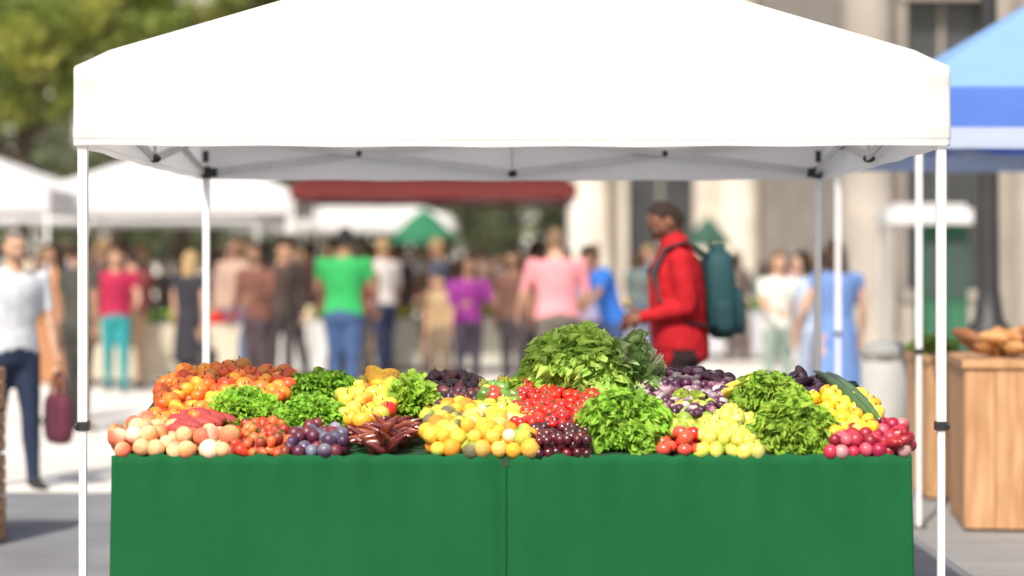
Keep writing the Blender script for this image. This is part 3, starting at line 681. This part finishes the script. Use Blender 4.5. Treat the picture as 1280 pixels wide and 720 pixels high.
for i in range(46):
    x=PX(1205,12)+rng.uniform(0,1.3); y=rng.uniform(11.95,12.5); z=.99+rng.uniform(0,.10)
    sweep(mb,(x,y,z),(rng.uniform(-1,1),rng.uniform(-1,1),rng.uniform(-.1,.3)),rng.uniform(.14,.24),.038,[(.36,.17,.06),(.24,.10,.04),(.45,.24,.09)][i%3],.05)
mb.build('bread_loaf_pile',M_fruitm)
c=(PX(1165,13.7),13.7,.95); leafmass('herb_plant',c,(.17,.2,.07),260,.05,(.07,.2,.02),ruf=.3,grid=(4,4),base=.6)
def crate(name,c,w,l,h,rot=0):
    mb=MB()
    for k in range(3):
        z0=.01+k*h/3; z1=z0+h/3-.012
        for s in(-1,1):
            box(mb,-w/2,w/2,s*l/2-.006,s*l/2+.006,z0,z1); box(mb,s*w/2-.006,s*w/2+.006,-l/2+.008,l/2-.008,z0,z1)
    for a in(-1,1):
        for b in(-1,1): box(mb,a*(w/2-.02)-.012,a*(w/2-.02)+.012,b*(l/2-.02)-.012,b*(l/2-.02)+.012,0,h)
    box(mb,-w/2+.01,w/2-.01,-l/2+.01,l/2-.01,.004,.014)
    o=mb.build(name,M_wood,False); o.location=c; o.rotation_euler=(0,0,rot); return o
for k in range(4): crate('wooden_crate',(PX(1,11.4)-.27,11.4,.002+k*.235),.5,.38,.225,.01*k)
e=empty('litter_bin',(PX(1106,14.6),14.6,0)); mb=MB()
loft(mb,[(0,.14,.14,0),(.02,.155,.155,0),(.82,.165,.165,0),(.83,.15,.15,0)],(.42,.42,.40),24); mb.build('body',M_v,True,e)
mb=MB(); loft(mb,[(.86,.17,.17,0),(.90,.175,.175,0),(.95,.13,.13,0),(.97,.04,.04,0)],(.3,.3,.28),24)
for a in range(4): tube(mb,[(.13*math.cos(a*1.57),.13*math.sin(a*1.57),.8),(.13*math.cos(a*1.57),.13*math.sin(a*1.57),.88)],[.01,.01],(.2,.2,.2),6)
mb.build('lid',M_v,True,e)
e=empty('green_kiosk',(PX(1187,25),25.5,0)); mb=MB(); G=(.02,.09,.05)
box(mb,-.27,.27,-.27,.27,.15,1.95,G); box(mb,-.30,.30,-.30,.30,0,.15,(.1,.1,.1))
for s in(-.13,.13): box(mb,s-.10,s+.10,-.285,-.272,.3,1.0,(.03,.12,.07)); box(mb,s-.10,s+.10,-.285,-.272,1.1,1.8,(.04,.06,.06))
bevel(mb.build('cabinet',M_v,False,e),.01)
mb=MB(); box(mb,-.72,.28,-.5,.4,1.96,2.14,(.6,.6,.6)); box(mb,-.66,.22,-.44,.34,2.14,2.2,(.5,.5,.5)); bevel(mb.build('roof',M_v,False,e),.02)
mb=MB()
for y in(-.42,.32): tube(mb,[(-.66,y,0),(-.66,y,1.96)],[.02,.02],(.4,.4,.4),8)
mb.build('posts',M_v,True,e)
e=empty('street_lamp',(PX(1236,17),17,0)); mb=MB()
loft(mb,[(0,.24,.24,0),(.25,.24,.24,0),(.3,.2,.2,0),(.8,.17,.17,0),(.95,.2,.2,0),(1.05,.12,.12,0),(1.3,.085,.085,0),(4.6,.055,.055,0),(4.7,.09,.09,0),(4.8,.05,.05,0)],(.03,.03,.03),20); mb.build('post',M_bronze,True,e)
mb=MB(); loft(mb,[(4.8,.08,.08,0),(4.95,.2,.2,0),(5.2,.24,.24,0),(5.4,.17,.17,0),(5.48,.05,.05,0)],(.8,.8,.75),20); mb.build('lantern_globe',M_v,True,e)
def parasol(name,x,y,r,z,col):
    e=empty(name,(x,y,0)); mb=MB(); n=8; V=[(0,0,z+.55)]; f=[]
    for k,(q_,dz) in enumerate([(.35,.38),(.7,.17),(1,0),(1.0,-.14)]):
        for j in range(n): a=2*math.pi*j/n; V.append((r*q_*math.cos(a),r*q_*math.sin(a),z+dz))
    for j in range(n): f.append((0,1+j,1+(j+1)%n))
    for k in range(3):
        for j in range(n): a=1+k*n; f.append((a+j,a+n+j,a+n+(j+1)%n,a+(j+1)%n))
    mb.add(V,f,col); mb.build('canopy',M_fabv,False,e); mb=MB(); tube(mb,[(0,0,0),(0,0,z+.6)],[.025,.025],(.4,.35,.3),8); loft(mb,[(0,.25,.25,0),(.08,.25,.25,0),(.1,.1,.1,0)],(.2,.2,.2)); mb.build('pole',M_v,True,e)
parasol('green_parasol',PX(530,40),40,.62,2.0,(.04,.20,.11))
parasol('green_parasol',PX(885,47),47,.5,2.0,(.05,.12,.09))
def bgtable(x,y,w,cc,cl):
    e=empty('produce_stall_table',(x,y,0)); mb=MB()
    box(mb,-w/2,w/2,-.4,.4,.72,.76,cl); box(mb,-w/2-.003,w/2+.003,-.41,-.40,.1,.758,cl)
    for s in(-1,1):
        for t in(-.35,.35): box(mb,s*(w/2-.05)-.02,s*(w/2-.05)+.02,t-.02,t+.02,0,.72,(.3,.3,.3))
    mb.build('table',M_v,False,e); mb=MB()
    for i in range(int(w*70)):
        xx=rng.uniform(-w/2+.05,w/2-.05); k=int((xx+w/2)/w*len(cc))%len(cc); ell(mb,(xx,rng.uniform(-.34,.34),.80+rng.uniform(0,.1)),(.05,.05,.045),jit(cc[k]))
    mb.build('produce',M_fruitm,True,e)
bgtable(PX(195,26),26,2.2,[OR,YE,GR,(.5,.4,.1),RED],(.5,.45,.35))
bgtable(PX(60,27),27,1.8,[GR,YE,RED],(.45,.2,.08))
bgtable(PX(370,28),28,1.6,[YE,(.7,.6,.4),GR],(.6,.6,.6))
bgtable(PX(540,29.2),29.2,2.4,[GR,YG,(.5,.45,.35),YG],(.45,.45,.40))
bgtable(PX(860,33),33,2.6,[YE,RED,GR],(.5,.5,.55))
# ================================================================= BUILDINGS
def facade(name,x0,x1,y,h,storeys,bay,ms,col_r=0,depth=14,x_first=None,rev=.35,plinth=.8):
    e=empty(name); mb=MB(); gl=MB(); cm=MB(); n=max(1,round((x1-x0)/bay)); bw=(x1-x0)/n; ww=bw*.46; sh=(h-plinth)/storeys
    for i in range(n):
        c=x0+bw*(i+.5); a,b=c-ww/2,c+ww/2
        box(mb,x0+bw*i,a,y,y+.5,0,h); box(mb,b,x0+bw*(i+1),y,y+.5,0,h)
        z=0
        for s in range(storeys):
            z0=plinth+sh*s+.3; z1=plinth+sh*(s+1)-.55
            box(mb,a,b,y+.002,y+.5,z,z0); box(mb,a-.08,b+.08,y-.08,y+.0,z0-.12,z0)
            box(mb,a-.10,b+.10,y-.06,y,z1,z1+.16)
            box(gl,a,b,y+rev,y+rev+.04,z0,z1,m=0); box(gl,c-.03,c+.03,y+rev-.05,y+rev-.003,z0,z1,m=1); box(gl,a,b,y+rev-.05,y+rev-.004,(z0+z1)/2-.03,(z0+z1)/2+.03,m=1)
            z=z1
        box(mb,a,b,y+.002,y+.5,z,h)
    box(mb,x0,x1,y+.5,y+depth,0,h-.02)
    for s in range(1,storeys): box(mb,x0-.05,x1+.05,y-.12,y-.002,plinth+sh*s-.15,plinth+sh*s+.1)
    box(mb,x0-.3,x1+.3,y-.45,y-.003,h-.5,h+.2); box(mb,x0-.15,x1+.15,y-.25,y-.004,h-1.0,h-.5)
    mb.build('walls',ms,False,e); gl.build('windows',[M_glass,M_stone2],False,e)
    if col_r:
        for i in range(n+1):
            c=x0+bw*i
            loft(cm,[(0,col_r*1.4,col_r*1.4,0),(.25,col_r*1.4,col_r*1.4,0),(.27,col_r*1.2,col_r*1.2,0),(.5,col_r*1.15,col_r*1.15,0),(.55,col_r,col_r,0),(h*.4,col_r*.98,col_r*.98,0),(h-1.9,col_r*.85,col_r*.85,0),(h-1.6,col_r*1.1,col_r*1.1,0),(h-1.4,col_r*1.3,col_r*1.3,0),(h-1.0,col_r*1.3,col_r*1.3,0)],(0,0,0),24,tf=lambda V,c=c:V+[c,y-col_r*1.5,0])
        cm.build('columns',ms,True,e)
        mb=MB(); box(mb,x0-.6,x1+.6,y-col_r*3-.2,y-.46,h-1.0,h-.1); mb.build('entablature',ms,False,e)
    return e
facade('pale_stone_building',PX(735,52),34,52,13,2,3.4,M_stone,col_r=.5)
facade('grey_stone_building',PX(1075,31),20,31,11,2,2.5,M_stone2,col_r=.38,depth=12)
facade('distant_stone_building',-50,1.2,92,17,4,3.2,mat('pale_render',(.66,.65,.62),.85,1.2,.1,.2,12,spec=.2),depth=14)
# ================================================================= TREES
def tree(name,x,y,H,R,seed,gc=(.105,.14,.03),zc=None,nc=90,lean=0):
    r=np.random.default_rng(seed); mb=MB(); zc=zc or H-R*.8
    e=empty(name,(x,y,0))
    t0=np.array([0,0,0.]); tp=np.array([.2,.1,zc-.4*R])
    tube(mb,[t0,(.02,0,.5),(.08,.03,zc*.45),tp],[.26,.2,.16,.12],seg=10)
    for k in range(9):
        a=r.uniform(0,6.28); s=tp*(.6+.4*r.random()); d=np.array([math.cos(a),math.sin(a),r.uniform(.35,1)])
        tube(mb,[s,s+d*R*.3+[0,0,.1],s+d*R*.62+[0,0,.3],s+d*R*.85+[0,0,.3]],[.08,.055,.035,.015],seg=7)
    mb.build('trunk',M_bark,True,e)
    lb=MB(); V=[];C=[]
    for k in range(nc):
        u=r.normal(size=3); u/=np.linalg.norm(u); q_=r.uniform(.35,1)**.6; c=np.array([0,0,zc])+u*np.array([R,R,R*.78])*q_
        rad=r.uniform(.35,.7)*R/3.2; m=150; p=c+r.normal(size=(m,3))*rad*.55*np.array([1,1,.7])
        sz=r.uniform(.06,.13,(m,1)); n1=r.normal(size=(m,3)); n1/=np.linalg.norm(n1,axis=1)[:,None]; n2=np.cross(n1,r.normal(size=(m,3))); n2/=np.linalg.norm(n2,axis=1)[:,None]
        q4=np.stack([p-n1*sz,p+n2*sz*.6,p+n1*sz,p-n2*sz*.6],1); V.append(q4.reshape(-1,3))
        cc=np.array(gc)*r.uniform(.7,1.35)*np.array([r.uniform(.85,1.25),1,1]); C.append(np.repeat(cc*r.uniform(.8,1.2,(m,1)),4,axis=0))
    V=np.vstack(V);C=np.vstack(C); n=len(V)//4
    lb.add(V,[(4*i,4*i+1,4*i+2,4*i+3) for i in range(n)],C); lb.build('crown',M_tree,False,e)
tree('plane_tree',-8.9,38,8.6,3.0,1,(.26,.32,.07))
tree('plane_tree',-6.9,44,9.6,2.6,2,(.24,.29,.08))
tree('plane_tree',-12.5,47,11,4,3,(.20,.26,.07))
tree('plane_tree',-16,40,10,3.6,5,(.17,.22,.05))
tree('plane_tree',-10.5,56,12,3.8,6,(.26,.31,.09))
tree('plane_tree',-5.6,62,9.5,1.9,8,(.24,.28,.12),nc=45)
r=np.random.default_rng(9); lb=MB(); m=22000; p=np.stack([r.uniform(-45,3,m),r.uniform(66,74,m),np.zeros(m)],1)
top=3.6+1.2*np.sin(p[:,0]*.7)+.8*np.sin(p[:,0]*1.9+1); p[:,2]=1.5+r.random(m)**.7*top
n1=r.normal(size=(m,3)); n1/=np.linalg.norm(n1,axis=1)[:,None]; n2=np.cross(n1,r.normal(size=(m,3))); n2/=np.linalg.norm(n2,axis=1)[:,None]; sz=r.uniform(.15,.3,(m,1))
V=np.stack([p-n1*sz,p+n2*sz*.6,p+n1*sz,p-n2*sz*.6],1).reshape(-1,3)
C=np.repeat(np.array([.14,.16,.09])*(.7+.5*np.sin(p[:,0:1]*2.3)**2)*r.uniform(.7,1.3,(m,1)),4,axis=0)
lb.add(V,[(4*i,4*i+1,4*i+2,4*i+3) for i in range(m)],C)
for x in np.arange(-44,3,3.1): tube(lb,[(x,70,0),(x+.2,70,4)],[.22,.12],(.06,.045,.03),7)
lb.build('distant_tree_row',M_tree,False)
print('objects',len(bpy.data.objects))
